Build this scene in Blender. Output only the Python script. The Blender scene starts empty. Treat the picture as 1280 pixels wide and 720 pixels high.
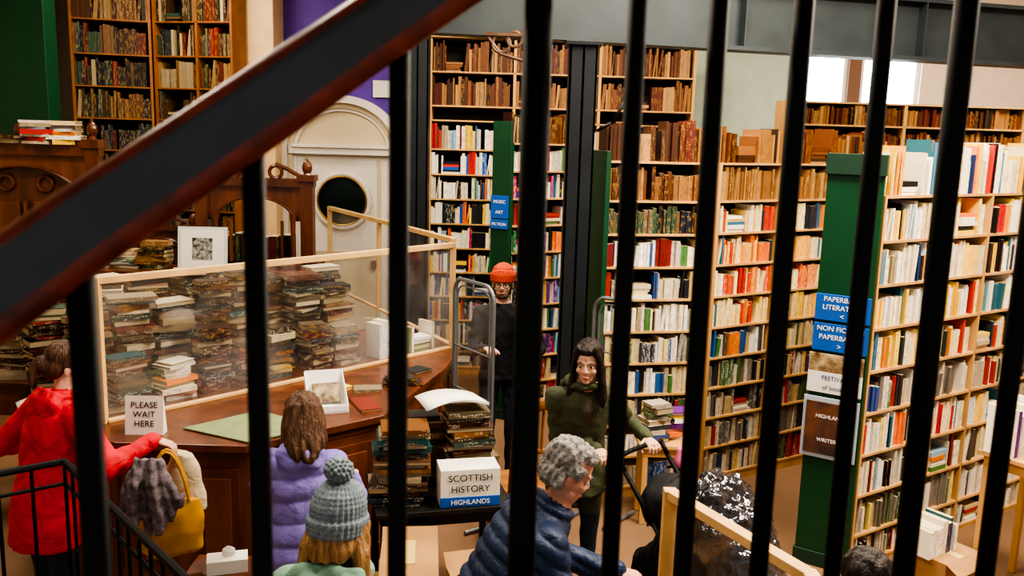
import bpy, math, random
import numpy as np
from mathutils import Vector, Matrix, Euler
random.seed(7)
C=bpy.context; SC=C.scene
def lin(h):
    h=h.lstrip('#'); o=[]
    for i in (0,2,4):
        c=int(h[i:i+2],16)/255.
        o.append(c/12.92 if c<=.04045 else ((c+.055)/1.055)**2.4)
    return (o[0],o[1],o[2],1.0)
# ------------------------------------------------------------------ materials
MATS={}
def mat(name,col,rough=.6,metal=0,var=.0,vscale=8,bump=0,bscale=60,stretch=(1,1,1),spec=.4,col2=None,coat=0,sheen=0,emit=0,weave=0):
    if name in MATS: return MATS[name]
    m=bpy.data.materials.new(name); m.use_nodes=True; nt=m.node_tree; N=nt.nodes; L=nt.links
    b=N['Principled BSDF']; c=lin(col); b.inputs['Base Color'].default_value=c
    b.inputs['Roughness'].default_value=rough; b.inputs['Metallic'].default_value=metal
    b.inputs['Specular IOR Level'].default_value=spec
    if coat: b.inputs['Coat Weight'].default_value=coat; b.inputs['Coat Roughness'].default_value=.15
    if sheen: b.inputs['Sheen Weight'].default_value=sheen
    if emit: b.inputs['Emission Color'].default_value=c; b.inputs['Emission Strength'].default_value=emit
    tc=N.new('ShaderNodeTexCoord'); mp=N.new('ShaderNodeMapping'); mp.inputs['Scale'].default_value=stretch
    L.new(tc.outputs['Object'],mp.inputs['Vector'])
    if var or col2:
        n=N.new('ShaderNodeTexNoise'); n.inputs['Scale'].default_value=vscale; n.inputs['Detail'].default_value=6
        L.new(mp.outputs[0],n.inputs['Vector'])
        r=N.new('ShaderNodeValToRGB'); r.color_ramp.elements[0].position=.35; r.color_ramp.elements[1].position=.65
        d=lin(col2) if col2 else tuple(x*(1-var) for x in c[:3])+(1,)
        r.color_ramp.elements[0].color=d
        r.color_ramp.elements[1].color=c if col2 else tuple(min(1,x*(1+var)) for x in c[:3])+(1,)
        L.new(n.outputs['Fac'],r.inputs[0]); L.new(r.outputs[0],b.inputs['Base Color'])
    if bump:
        n=N.new('ShaderNodeTexNoise'); n.inputs['Scale'].default_value=bscale; n.inputs['Detail'].default_value=5; n.inputs['Distortion'].default_value=.8 if weave else 0
        L.new(mp.outputs[0],n.inputs['Vector'])
        bp=N.new('ShaderNodeBump'); bp.inputs['Strength'].default_value=bump; bp.inputs['Distance'].default_value=.03 if weave else .01
        L.new(n.outputs['Fac'],bp.inputs['Height']); last=bp
        if weave:
            n2=N.new('ShaderNodeTexNoise'); n2.inputs['Scale'].default_value=260; L.new(mp.outputs[0],n2.inputs['Vector'])
            b2=N.new('ShaderNodeBump'); b2.inputs['Strength'].default_value=weave; b2.inputs['Distance'].default_value=.003
            L.new(n2.outputs['Fac'],b2.inputs['Height']); L.new(bp.outputs[0],b2.inputs['Normal']); last=b2
        L.new(last.outputs[0],b.inputs['Normal'])
    MATS[name]=m; return m
def glassmat(name,haze=.05,gloss=.06,tint='ffffff',rough=.05):
    m=bpy.data.materials.new(name); m.use_nodes=True; nt=m.node_tree; N=nt.nodes; L=nt.links
    N.remove(N['Principled BSDF']); out=N['Material Output']
    t=N.new('ShaderNodeBsdfTransparent'); t.inputs[0].default_value=lin(tint)
    g=N.new('ShaderNodeBsdfGlossy'); g.inputs['Roughness'].default_value=rough
    d=N.new('ShaderNodeBsdfDiffuse'); d.inputs[0].default_value=(.8,.8,.8,1)  # white smudges and reflections on the sheet, painted as diffuse haze
    a=N.new('ShaderNodeMixShader'); a.inputs[0].default_value=gloss
    c=N.new('ShaderNodeMixShader')
    n=N.new('ShaderNodeTexNoise'); n.inputs['Scale'].default_value=1.6; n.inputs['Detail'].default_value=2
    tc=N.new('ShaderNodeTexCoord'); L.new(tc.outputs['Object'],n.inputs['Vector'])
    r=N.new('ShaderNodeMapRange'); r.inputs[1].default_value=.45; r.inputs[2].default_value=.75; r.inputs[3].default_value=haze*.3; r.inputs[4].default_value=haze*3; L.new(n.outputs['Fac'],r.inputs[0]); L.new(r.outputs[0],c.inputs[0])
    L.new(t.outputs[0],a.inputs[1]); L.new(g.outputs[0],a.inputs[2]); L.new(a.outputs[0],c.inputs[1]); L.new(d.outputs[0],c.inputs[2]); L.new(c.outputs[0],out.inputs[0])
    return m
pine=mat('pine','c4985f',.5,var=.18,vscale=6,stretch=(1,1,.15),bump=.05)
pineO=mat('pine_orange','8a562c',.5,var=.2,vscale=6)
dwood=mat('dark_oak','5a2f18',.35,var=.35,vscale=9,stretch=(1,1,.2),coat=.3,bump=.08)
dwood2=mat('red_oak','6a3a1e',.35,var=.3,vscale=9,stretch=(1,1,.2),coat=.3)
green=mat('green_paint','0c4226',.45,var=.08)
black=mat('black_iron','060708',.6,var=.3,vscale=40,spec=.25)
steel=mat('steel_paint','1d2125',.45,var=.15,vscale=5)
steelb=mat('beam_paint','323a3d',.5,var=.15,vscale=4)
white=mat('white_paint','e0dace',.5,var=.03)
cream=mat('cream_paint','dab888',.6,var=.05)
purple=mat('purple_paint','5d3b9a',.6,var=.06)
paper=mat('paper','e4e0d6',.7,var=.04)
card=mat('cardboard','a57f52',.8,var=.1)
darkm=mat('case_back_black','1c1712',.8)  # near-black colour of the bookcase back boards
blue=mat('sign_blue','1a58b0',.45,var=.04)
chrome=mat('grey_tube','7d8388',.35,metal=.6)
# ------------------------------------------------------------------ mesh utils
def link(o,parent=None):
    SC.collection.objects.link(o)
    if parent: o.parent=parent
    return o
def empty(name,loc=(0,0,0),rot=0):
    e=bpy.data.objects.new(name,None); e.empty_display_size=.1; e.location=loc; e.rotation_euler=(0,0,rot); return link(e)
def obj(name,V,F,mats,parent=None,mi=None,smooth=False,loc=None,rot=None):
    me=bpy.data.meshes.new(name); me.from_pydata([tuple(v) for v in V],[],F)
    if not isinstance(mats,(list,tuple)): mats=[mats]
    for m in mats: me.materials.append(m)
    if mi is not None: me.polygons.foreach_set('material_index',mi)
    if smooth: me.polygons.foreach_set('use_smooth',[True]*len(me.polygons))
    me.update(); o=bpy.data.objects.new(name,me)
    if loc: o.location=loc
    if rot: o.rotation_euler=rot
    return link(o,parent)
class G:
    def __init__(s): s.V=[];s.F=[];s.M=[]
    def add(s,V,F,m=0):
        k=len(s.V); s.V+= [Vector(v) for v in V]; s.F+=[tuple(i+k for i in f) for f in F]; s.M+=[m]*len(F)
    def box(s,x0,x1,y0,y1,z0,z1,m=0,M=None):
        V=[Vector((x,y,z)) for z in (z0,z1) for x,y in ((x0,y0),(x1,y0),(x1,y1),(x0,y1))]
        if M is not None: V=[M@v for v in V]
        s.add(V,[(3,2,1,0),(4,5,6,7),(0,1,5,4),(1,2,6,5),(2,3,7,6),(3,0,4,7)],m)
    def loft(s,secs,n=16,m=0,S=None,cap=True):
        P=[Vector(c[0]) for c in secs]; k=len(s.V)
        for i,(c,rx,ry) in enumerate(secs):
            a=P[max(0,i-1)]; b=P[min(len(P)-1,i+1)]; T=(b-a); T=T.normalized() if T.length>1e-6 else Vector((0,0,1))
            Sv=Vector(S) if S is not None else (Vector((1,0,0)) if abs(T.x)<.9 else Vector((0,1,0)))
            Sv=(Sv-T*Sv.dot(T)).normalized(); D=T.cross(Sv)
            for j in range(n):
                t=2*math.pi*j/n; s.V.append(P[i]+Sv*rx*math.cos(t)+D*ry*math.sin(t))
        for i in range(len(secs)-1):
            for j in range(n):
                s.F.append((k+i*n+j,k+i*n+(j+1)%n,k+(i+1)*n+(j+1)%n,k+(i+1)*n+j)); s.M.append(m)
        if cap:
            s.F.append(tuple(k+j for j in reversed(range(n)))); s.M.append(m)
            e=k+(len(secs)-1)*n; s.F.append(tuple(e+j for j in range(n))); s.M.append(m)
    def cap(s,p0,r0,p1,r1,n=12,m=0):
        p0=Vector(p0);p1=Vector(p1);T=(p1-p0); L=T.length; T=T/L if L>1e-6 else Vector((0,0,1))
        se=[]
        for a in (90,60,30): se.append((p0-T*r0*math.sin(math.radians(a)),max(r0*math.cos(math.radians(a)),1e-4)))
        se.append((p0,r0)); se.append((p1,r1))
        for a in (30,60,90): se.append((p1+T*r1*math.sin(math.radians(a)),max(r1*math.cos(math.radians(a)),1e-4)))
        s.loft([(c,r,r) for c,r in se],n,m)
    def ell(s,c,r,m=0,n=14,R=None):
        c=Vector(c); k=len(s.V); h=n//2+2
        pts=[];
        for i in range(1,h):
            ph=math.pi*i/h
            for j in range(n):
                t=2*math.pi*j/n; pts.append(Vector((r[0]*math.sin(ph)*math.cos(t),r[1]*math.sin(ph)*math.sin(t),r[2]*math.cos(ph))))
        pts.append(Vector((0,0,r[2]))); pts.append(Vector((0,0,-r[2])))
        if R is not None: pts=[R@p for p in pts]
        s.V+=[c+p for p in pts]; rows=h-1
        for i in range(rows-1):
            for j in range(n): s.F.append((k+i*n+j,k+(i+1)*n+j,k+(i+1)*n+(j+1)%n,k+i*n+(j+1)%n)); s.M.append(m)
        T=k+rows*n;B=T+1
        for j in range(n):
            s.F.append((T,k+j,k+(j+1)%n)); s.M.append(m)
            s.F.append((B,k+(rows-1)*n+(j+1)%n,k+(rows-1)*n+j)); s.M.append(m)
    def tube(s,pts,r,n=8,m=0):
        P=[Vector(p) for p in pts]
        for i in range(len(P)-1):
            s.loft([(P[i],r,r),(P[i+1],r,r)],n,m)
        for p in P[1:-1]: s.ell(p,(r,r,r),m,n=8)
    def torus(s,c,R,r,M=None,n=24,k2=8,m=0,arc=2*math.pi,start=0):
        k=len(s.V); c=Vector(c); full=abs(arc-2*math.pi)<1e-4; cnt=n if full else n+1
        for i in range(cnt):
            a=start+arc*i/n
            for j in range(k2):
                b=2*math.pi*j/k2
                v=Vector(((R+r*math.cos(b))*math.cos(a),(R+r*math.cos(b))*math.sin(a),r*math.sin(b)))
                if M is not None: v=M@v
                s.V.append(c+v)
        for i in range(n):
            for j in range(k2):
                i2=(i+1)%cnt
                s.F.append((k+i*k2+j,k+i2*k2+j,k+i2*k2+(j+1)%k2,k+i*k2+(j+1)%k2)); s.M.append(m)
    def obj(s,name,mats,parent=None,smooth=False,loc=None,rot=None,bevel=0):
        o=obj(name,s.V,s.F,mats,parent,s.M,smooth,loc,rot)
        if bevel:
            b=o.modifiers.new('b','BEVEL'); b.width=bevel; b.segments=2; b.limit_method='ANGLE'
        return o
def remesh(g,voxel,smooth=4,disp=None):
    me=bpy.data.meshes.new('t'); me.from_pydata([tuple(v) for v in g.V],[],g.F); me.update()
    o=bpy.data.objects.new('t',me); SC.collection.objects.link(o)
    r=o.modifiers.new('r','REMESH'); r.mode='VOXEL'; r.voxel_size=voxel; r.adaptivity=0
    if smooth:
        s=o.modifiers.new('s','SMOOTH'); s.factor=.6; s.iterations=smooth
    dg=C.evaluated_depsgraph_get(); ev=o.evaluated_get(dg)
    nm=bpy.data.meshes.new_from_object(ev,depsgraph=dg)
    bpy.data.objects.remove(o); bpy.data.meshes.remove(me)
    if disp:
        n=len(nm.vertices); co=np.empty(n*3); no=np.empty(n*3)
        nm.vertices.foreach_get('co',co); nm.vertices.foreach_get('normal',no)
        co=co.reshape(-1,3); no=no.reshape(-1,3)
        co=co+no*disp(co)[:,None]; nm.vertices.foreach_set('co',co.ravel()); nm.update()
    nm.polygons.foreach_set('use_smooth',[True]*len(nm.polygons))
    return nm
def meshobj(name,me,mats,parent):
    me.materials.clear()
    for m in mats: me.materials.append(m)
    o=bpy.data.objects.new(name,me); return link(o,parent)
def text(name,s,size,loc,rot,m,parent,align='CENTER',ext=.0005):
    cu=bpy.data.curves.new(name,'FONT'); cu.body=s; cu.size=size; cu.align_x=align; cu.align_y='CENTER'; cu.extrude=ext
    cu.materials.append(m); o=bpy.data.objects.new(name,cu); o.location=loc; o.rotation_euler=rot; return link(o,parent)
# ------------------------------------------------------------------ books
def book_material():
    m=bpy.data.materials.new('book_covers'); m.use_nodes=True; nt=m.node_tree; N=nt.nodes; L=nt.links; b=N['Principled BSDF']
    a=N.new('ShaderNodeAttribute'); a.attribute_name='Col'; a2=N.new('ShaderNodeAttribute'); a2.attribute_name='Col2'
    uv=N.new('ShaderNodeUVMap'); uv.uv_map='UVMap'
    mp=N.new('ShaderNodeMapping'); mp.inputs['Scale'].default_value=(1,30,1); L.new(uv.outputs[0],mp.inputs[0])
    n=N.new('ShaderNodeTexNoise'); n.inputs['Scale'].default_value=1.0; n.inputs['Detail'].default_value=2; L.new(mp.outputs[0],n.inputs['Vector'])
    g=N.new('ShaderNodeMath'); g.operation='GREATER_THAN'; g.inputs[1].default_value=.54; L.new(n.outputs['Fac'],g.inputs[0])
    mp2=N.new('ShaderNodeMapping'); mp2.inputs['Scale'].default_value=(.37,3.6,1); L.new(uv.outputs[0],mp2.inputs[0])
    n2=N.new('ShaderNodeTexNoise'); n2.inputs['Scale'].default_value=1.0; n2.inputs['Detail'].default_value=0; L.new(mp2.outputs[0],n2.inputs['Vector'])
    g2=N.new('ShaderNodeMath'); g2.operation='GREATER_THAN'; g2.inputs[1].default_value=.53; L.new(n2.outputs['Fac'],g2.inputs[0])
    mu=N.new('ShaderNodeMath'); mu.operation='MULTIPLY'; L.new(g.outputs[0],mu.inputs[0]); L.new(g2.outputs[0],mu.inputs[1])
    mu2=N.new('ShaderNodeMath'); mu2.operation='MULTIPLY'; mu2.inputs[1].default_value=.8; L.new(mu.outputs[0],mu2.inputs[0])
    mx=N.new('ShaderNodeMix'); mx.data_type='RGBA'; L.new(mu2.outputs[0],mx.inputs[0]); L.new(a.outputs['Color'],mx.inputs[6]); L.new(a2.outputs['Color'],mx.inputs[7])
    L.new(mx.outputs[2],b.inputs['Base Color']); b.inputs['Roughness'].default_value=.5; b.inputs['Specular IOR Level'].default_value=.35
    return m
BOOK=book_material()
P={}
def pal(n,s,l): P[n]=([lin(x) for x in s.split()],[lin(x) for x in l.split()])
pal('old','5a3a22 3f2a1c 6b4a2c 4a1f1a 2c2a22 35402c 7b5a36 22201e 8a6b45 5c2620 6e4526 543018 8a7a60','c8a050 b89048 c0a878 301810')
pal('leather','7a4a26 5a3218 8a5a30 6a3a1c 94683a 4a2a18 3a2a20 5a2418 a88050','c8963c b07c30 3a2412')
pal('tan','a07848 94683a b08a58 8a5e34 a88050 7a5230','5a3818 d8b878')
pal('dark','3a2418 26313a 1f3528 5a2018 2a2420 4a3420 6a4a30 1c2030 7a2c20 6a5840 304838 4a4438 20180f 2c2018 a09070','b08a48 b0a080 806840')
pal('stackmix','3a2a1e 2c2620 4a3424 5c3a28 6a2a20 2a3a34 5a5040 8a7a60 28303c a8987c 4a2018 3c3a30 b0a48c c8bca4 5a3828 204a50 70481c','b08a48 d0c8b0 806840')
pal('stackred','5a2018 4a1814 6a2c20 3a2018 5a4a3a 6a5a38 203040 7a6a58 4a3828','d0a050 d0c8b0')
pal('light','e8e0d0 f2ede0 d8cfba efe6c8 c9c1b0 e6d3a0 f5f5f0 e0dccf d6cdb8 ece4d2 e08028 c02c20 2a5a9a 1c1c22 4a7a40 f0c840 88a8c0 7a2420 a89878 504840','302820 802018 203860 c07020 181818')
pal('right','f2ecdc f8f2e4 ece2c8 f0e2bc f5efdf f4dc90 f0e6c8 f8d048 f0c860 e8b828 d8dcd8 1c1c22 1c386c c02418 ec7820 2c6070 4a8aa8 f6f4ee efe9da f4ecd0 eee0b8 d8e0e4 e09838 b8a888 2c2a2a d8c8a0','202020 203870 902018 303030 c06018')
pal('orange','e06c18 e88430 d05010 f0dcb0 f0e8d8 f0a048 d86018 f0d8a0 e8c890 b83018','301808 f0e8d8 802010')
pal('warm','f0dcb0 f4e0a0 f0b850 e89038 f4ecd8 e07820 ecdcb0 c84020 f4d060 f0d090 28343c 3a6a8a c0a888','301808 802010 204060')
pal('color','c82818 1c58b0 f0c820 208048 e8e8e0 181c24 ec7020 6a2a8a 70b0d8 f0ead8 d8cfba c03060 2c2c34 e8dcc0 e8e0d0','f0f0e8 202020 f0d040')
pal('grey','d8ccb4 b8ac98 706c64 e0d4c0 e8e2d4 3a3c44 8a8478 c8b080 24262e a83020 28508a e0c880 587048 c0b090','302820 f0f0e8 802018')
CREAMP=lin('cdbf9e'); PAGE2=lin('a89878')
class Bk:
    def __init__(s): s.V=[];s.F=[];s.C=[];s.C2=[];s.U=[]
    def book(s,M,w,d,h,c,c2,ru,page=True):
        k=len(s.V)
        for z in (0,h):
            for x,y in ((0,0),(w,0),(w,d),(0,d)): s.V.append(M@Vector((x,y,z)))
        for f,kind in (((0,1,5,4),'s'),((1,2,6,5),'c'),((3,0,4,7),'c'),((4,5,6,7),'p'),((3,2,1,0),'p')):
            s.F.append(tuple(i+k for i in f))
            cc=CREAMP if (kind=='p' and page) else c
            s.C+= [cc]*4; s.C2+=[c2 if kind=='s' else cc]*4
            if kind=='s': s.U+=[(ru,0),(ru+w*160,0),(ru+w*160,1),(ru,1)]
            else: s.U+=[(0,0)]*4
    def flat(s,M,w,d,h,c,c2,ru):
        t=min(.003,h*.15)
        def bx(x0,x1,y0,y1,z0,z1,col,lab=False):
            k=len(s.V)
            for z in (z0,z1):
                for x,y in ((x0,y0),(x1,y0),(x1,y1),(x0,y1)): s.V.append(M@Vector((x,y,z)))
            for i,f in enumerate(((0,1,5,4),(1,2,6,5),(2,3,7,6),(3,0,4,7),(4,5,6,7),(3,2,1,0))):
                s.F.append(tuple(q+k for q in f)); s.C+=[col]*4
                if lab and i==0: s.C2+=[c2]*4; s.U+=[(ru,0),(ru,1),(ru+h*160,1),(ru+h*160,0)]
                else: s.C2+=[col]*4; s.U+=[(0,0)]*4
        bx(0,w,0,d,0,t,c); bx(0,w,0,d,h-t,h,c); bx(.004,w-.004,.004,d-.004,t,h-t,PAGE2); bx(0,w,-.001,.005,0,h,c,True)
    def obj(s,name,parent=None):
        me=bpy.data.meshes.new(name); me.from_pydata([tuple(v) for v in s.V],[],s.F)
        for nm,dat in (('Col',s.C),('Col2',s.C2)):
            a=me.color_attributes.new(nm,'FLOAT_COLOR','CORNER'); a.data.foreach_set('color',np.array(dat,dtype=np.float32).ravel())
        u=me.uv_layers.new(name='UVMap'); u.data.foreach_set('uv',np.array(s.U,dtype=np.float32).ravel())
        me.materials.append(BOOK); me.update(); o=bpy.data.objects.new(name,me); return link(o,parent)
def jit(c,a=.18):
    f=1+random.uniform(-a,a*.6); return (min(1,c[0]*f),min(1,c[1]*f),min(1,c[2]*f*random.uniform(.92,1.03)),1)
def fill(bk,x0,x1,z,gap,pn,y=0,wr=(.012,.040),hr=(.62,.96),depth=.17):
    cols,labs=P[pn]; x=x0+.002; run=0; cc=None
    while x<x1-.012:
        if random.random()<.007:
            x+=random.uniform(.02,.05); continue
        if random.random()<.012 and x<x1-.2:
            n=random.randint(3,5); zz=z
            for i in range(n):
                h=random.uniform(.02,.035); c=jit(random.choice(cols))
                bk.book(Matrix.Translation((x,y+random.uniform(0,.02),zz)),random.uniform(.15,.19),depth*.8,h,c,c,0,False); zz+=h
            x+=.2; continue
        if run<=0 or cc is None:
            run=random.choice([1,1,1,1,1,2,4]); cc=random.choice(cols); ll=random.choice(labs); ww=random.uniform(*wr); hh=gap*random.uniform(*hr)
        run-=1
        if x+ww>x1: break
        M=Matrix.Translation((x,y+random.uniform(0,.035),z))
        if random.random()<.05 and x+ww+.03<x1:
            M=M@Matrix.Rotation(random.uniform(.03,.15),4,'Y'); M=Matrix.Translation((0,0,.004))@M; x+=.015
        bk.book(M,ww-.001,depth,hh*random.uniform(.96,1.02),jit(cc),ll,random.uniform(0,900))
        x+=ww
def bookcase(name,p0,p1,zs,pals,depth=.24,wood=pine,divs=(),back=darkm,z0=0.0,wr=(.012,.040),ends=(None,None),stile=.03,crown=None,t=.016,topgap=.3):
    p0=Vector(p0);p1=Vector(p1); d=p1-p0; Ln=d.length; e=empty(name,(p0.x,p0.y,0),math.atan2(d.y,d.x))
    g=G(); T=zs[-1]; mats=[wood,back,green,white]
    g.box(0,stile,0,depth,z0,T,2 if ends[0] else 0); g.box(Ln-stile,Ln,0,depth,z0,T,2 if ends[1] else 0)
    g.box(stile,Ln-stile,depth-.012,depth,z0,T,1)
    for f in divs: g.box(Ln*f-stile/2,Ln*f+stile/2,0,depth-.012,z0,T,0)
    for z in zs: g.box(stile,Ln-stile,.0,depth-.012,z-t,z,0)
    g.box(0,Ln,0.005,depth,z0,zs[0]-t,0)
    if crown: g.box(-.02,Ln+.02,-.03,depth,T-.01,T+crown,0)
    g.obj('shelves',mats,e)
    bk=Bk(); ed=[stile]+[Ln*f for f in divs]+[Ln-stile]
    for i in range(len(pals)):
        z=zs[i]; last=i+1>=len(zs); gap=topgap if last else (zs[i+1]-t-z)
        if last: ed2=[0,Ln]
        else: ed2=ed
        for j in range(len(ed2)-1):
            pn=pals[i]
            if isinstance(pn,(list,tuple)): pn=pn[j%len(pn)]
            if pn is None: continue
            a=ed2[j]+(stile/2 if j else 0); b=ed2[j+1]-(stile/2 if j<len(ed2)-2 else 0)
            fill(bk,a,b,z,gap,pn,y=.006,wr=wr,depth=min(.18,depth-.06))
    bk.obj('books',e); return e
# ------------------------------------------------------------------ room
def room():
    fm=mat('floor_vinyl','7c6048',.5,var=.15,vscale=3,stretch=(1,.3,1),bump=.03)
    g=G(); g.box(-7,9,-2,11.2,-.1,0); g.obj('floor',[fm])
    g=G(); g.box(-7,9,-2,11.2,5.2,5.3); g.obj('ceiling',[mat('ceiling_white','cfcabd',.8)])
    wc=mat('wall_cream','d8c4a4',.8,var=.04); wg=mat('wall_greygreen','b0bca8',.8,var=.04); wp=mat('wall_pink','dcc4ae',.8,var=.04)
    g=G()
    g.box(-7,-2.85,11,11.2,0,5.2,0); g.box(-2.85,-1.0,11,11.2,0,5.2,1); g.box(-1.0,1.9,11,11.2,0,5.2,0)
    g.box(1.9,3.3,11,11.2,0,5.2,2); g.box(3.3,4.9,11,11.2,0,3.05,2); g.box(3.3,4.9,11,11.2,3.95,5.2,2); g.box(4.9,9,11,11.2,0,5.2,3)
    g.box(4.02,4.17,11,11.2,3.05,3.95,4)
    g.obj('wall_back',[wc,purple,wg,wp,mat('brick_pier','7a5a48',.8)])
    g=G(); g.box(-7.2,-7,-2,11.2,0,5.2); g.obj('wall_left',[wc])
    g=G(); g.box(9,9.2,-2,11.2,0,5.2); g.obj('wall_right',[wp])
    sky=mat('bright_sky_glass','f4f8ff',.3,emit=12)
    for i,(a,b) in enumerate(((3.3,4.02),(4.17,4.9))):
        e=empty('window_%d'%(i+1),(0,0,0)); g=G(); g.box(a,b,11.12,11.14,3.05,3.95,0); g.obj('pane',[sky],e)
        g=G()
        for x in (a,b-.05): g.box(x,x+.05,11.05,11.12,3.05,3.95)
        g.box(a,b,11.05,11.12,3.05,3.1); g.box(a,b,11.05,11.12,3.9,3.95)
        g.obj('frame',[white],e)
    g=G(); g.box(-3.2,-2.85,10.55,11,0,5.2); g.box(-3.24,-2.81,10.51,11,0,.2); g.box(-3.24,-2.81,10.51,11,4.6,4.8); g.obj('trim_pilaster',[cream],bevel=.01)
room()
g=G(); g.box(-5.50,-4.86,9.3,9.55,0,5.2); g.box(-5.55,-4.82,9.26,9.6,0,.25); g.box(-5.55,-4.82,9.26,9.6,4.7,4.9); g.obj('green_column',[green],bevel=.008)
def door():
    e=empty('door_1',(-2.13,10.98,0)); g=G()
    def arch(g,ro,ri,ho,hi,zs,y0,y1,m,n=24):
        V=[];F=[]
        pts=[(math.cos(math.pi*i/n),math.sin(math.pi*i/n)) for i in range(n+1)]
        o=[(ro,0)]+[(ro*c,zs+ho*s) for c,s in pts]+[(-ro,0)]; q=[(ri,0)]+[(ri*c,zs+hi*s) for c,s in pts]+[(-ri,0)]
        N=len(o)
        for y in (y0,y1):
            V+=[(a,y,b) for a,b in o]+[(a,y,b) for a,b in q]
        for i in range(N-1):
            F.append((i,i+1,N+i+1,N+i)); F.append((2*N+i+1,2*N+i,3*N+i,3*N+i+1)); F.append((i+1,i,2*N+i,2*N+i+1)); F.append((N+i,N+i+1,3*N+i+1,3*N+i))
        g.add(V,F,m)
    arch(g,.76,.66,.66,.57,2.55,-.16,0,0); arch(g,.66,.60,.57,.51,2.55,-.10,0,1); arch(g,.60,.56,.51,.47,2.55,-.07,0,0)
    n=20; V=[(0,-.04,2.55)]+[(.57*math.cos(math.pi*i/n),-.04,2.55+.48*math.sin(math.pi*i/n)) for i in range(n+1)]
    g.add(V,[(0,i,i+1) for i in range(1,n+1)],1)
    g.box(-.64,.64,-.14,0,2.5,2.6,0); g.box(-.6,.6,-.17,0,2.58,2.62,0)
    g.box(-.57,.57,-.05,0,0,2.5,0)
    g.torus((0,-.07,1.93),.33,.035,Matrix.Rotation(math.pi/2,4,'X'),n=40,m=0)
    g.torus((0,-.10,1.93),.30,.012,Matrix.Rotation(math.pi/2,4,'X'),n=40,m=3)
    V=[(0,-.065,1.93)]+[(.3*math.cos(2*math.pi*i/32),-.065,1.93+.3*math.sin(2*math.pi*i/32)) for i in range(32)]
    g.add(V,[(0,(i+1)%32+1,i+1) for i in range(32)],2)
    for a in (-.45,.45): g.box(a-.02,a+.02,-.065,-.05,.2,2.45,1)
    g.box(-.42,.42,-.065,-.05,.3,1.3,1); g.box(.36,.42,-.12,-.05,1.1,1.2,3)
    g.obj('arched_door',[white,mat('cream_trim','cabb98',.5),mat('dark_glass','10201c',.15),mat('brass','a8843c',.3,metal=.8)],e)
door()
e=empty('wall_notice',(-1.62,10.97,3.3)); g=G(); g.box(-.14,.14,-.01,.01,-.1,.1); g.obj('sheet',[paper],e)
zl=[0.12,.46,.8,1.14,1.48,1.82,2.16,2.5,2.86,3.22,3.58,3.96,4.34,4.72]
bookcase('bookcase',(-6.7,10.35),(-5.5,10.35),zl,['dark']*13,wood=pineO,divs=(.5,))
bookcase('bookcase',(-5.05,10.2),(-4.22,10.42),zl,['dark','old','dark','dark','old','dark','dark','dark','old','dark','dark','old','dark'],wood=pineO,depth=.3,wr=(.018,.05))
bookcase('bookcase',(-4.2,10.42),(-3.22,10.2),zl,['dark','old','dark','dark','old','dark','dark','dark','dark','old','dark','dark','dark'],wood=pineO,depth=.3,divs=(.55,),wr=(.018,.05))
zb=[0.1,.38,.66,.94,1.22,1.5,1.78,2.06,2.34,2.62,2.94,3.10,3.47,3.84]
bookcase('bookcase',(-.98,10.0),(1.98,10.05),zb,['grey','grey','color','grey','color','color','color','light','color','light',None,'leather','leather'],wood=pine,depth=.3,divs=(.32,.64),crown=.03)
zc=[.09,.34,.59,.84,1.09,1.34,1.59,1.84,2.09,2.34,2.63]
bookcase('bookcase',(-.04,8.42),(.75,8.85),[.1+.262*i for i in range(11)],['color','grey','color','light','color','light','color','grey','color','light','old'],ends=(1,0))
bookcase('bookcase',(.67,6.52),(1.46,6.68),zc,['grey','light','grey',['light','grey'],'grey','light','grey','light','dark','leather','leather'],ends=(1,0),stile=.035,topgap=.32)
bookcase('bookcase',(1.56,6.78),(3.35,7.86),zc,['grey','grey','grey','grey',['light','grey','warm'],'warm','orange','warm','warm','tan','leather'],divs=(.33,.66),stile=.03,topgap=.30)
zr=[.04]+[.25+.28*i for i in range(9)]
bookcase('bookcase',(2.28,5.43),(4.6,6.95),zr,['grey','grey','light','right','grey','warm','right','right','right','right'],divs=(.22,.44,.66,.88),depth=.25,wr=(.011,.034),stile=.02,topgap=.36)
bookcase('bookcase',(2.6,8.75),(7.5,9.1),[.1+.262*i for i in range(12)]+[3.2],['grey']*8+['old','old','leather','leather'],divs=(.25,.5,.75))
def endpanel(name,a,b,z1,thick=.03,capz=None):
    a=Vector(a);b=Vector(b);d=b-a;e=empty(name,(a.x,a.y,0),math.atan2(d.y,d.x)); L=d.length; g=G(); g.box(0,L,0,thick,0,z1,0)
    g.box(-.01,L+.01,-.012,thick,0,.1,1)
    if capz: g.box(-.01,L+.01,-.02,thick,z1-capz,z1,1)
    g.obj('panel',[green,mat('green_dark','1c3a2c',.5)],e,bevel=.003); return e,L
e,L=endpanel('bookcase_end_panel',(1.97,5.60),(2.255,5.41),2.74,capz=.13)
def plate(e,x0,x1,z0,z1,m,txt=(),tm=None,ts=.03,y=-.012,name='sign'):
    g=G(); g.box(x0,x1,y-.006,y+.006,z0,z1); g.obj(name,[m],e,bevel=.002)
    k=len(txt)
    for i,t in enumerate(txt):
        text(name+'_text',t,ts,((x0+x1)/2,y-.007,z1-(z1-z0)*(i+.6)/(k+.2)),(math.pi/2,0,0),tm,e)
tw=mat('text_white','f4f4f0',.6); tb=mat('text_blue','20407a',.6); tk=mat('text_black','181818',.6)
plate(e,.0,.34,1.68,1.85,blue,('PAPERBACK','LITERATURE','<'),tw,.045)
plate(e,.0,.34,1.48,1.66,blue,('NON FICTION','PAPERBACKS','>'),tw,.045)
poster=mat('poster','5a3a20',.5,col2='c8b48a',vscale=14); poster2=mat('poster_dark','30282c',.5,col2='6a4430',vscale=7)
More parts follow.
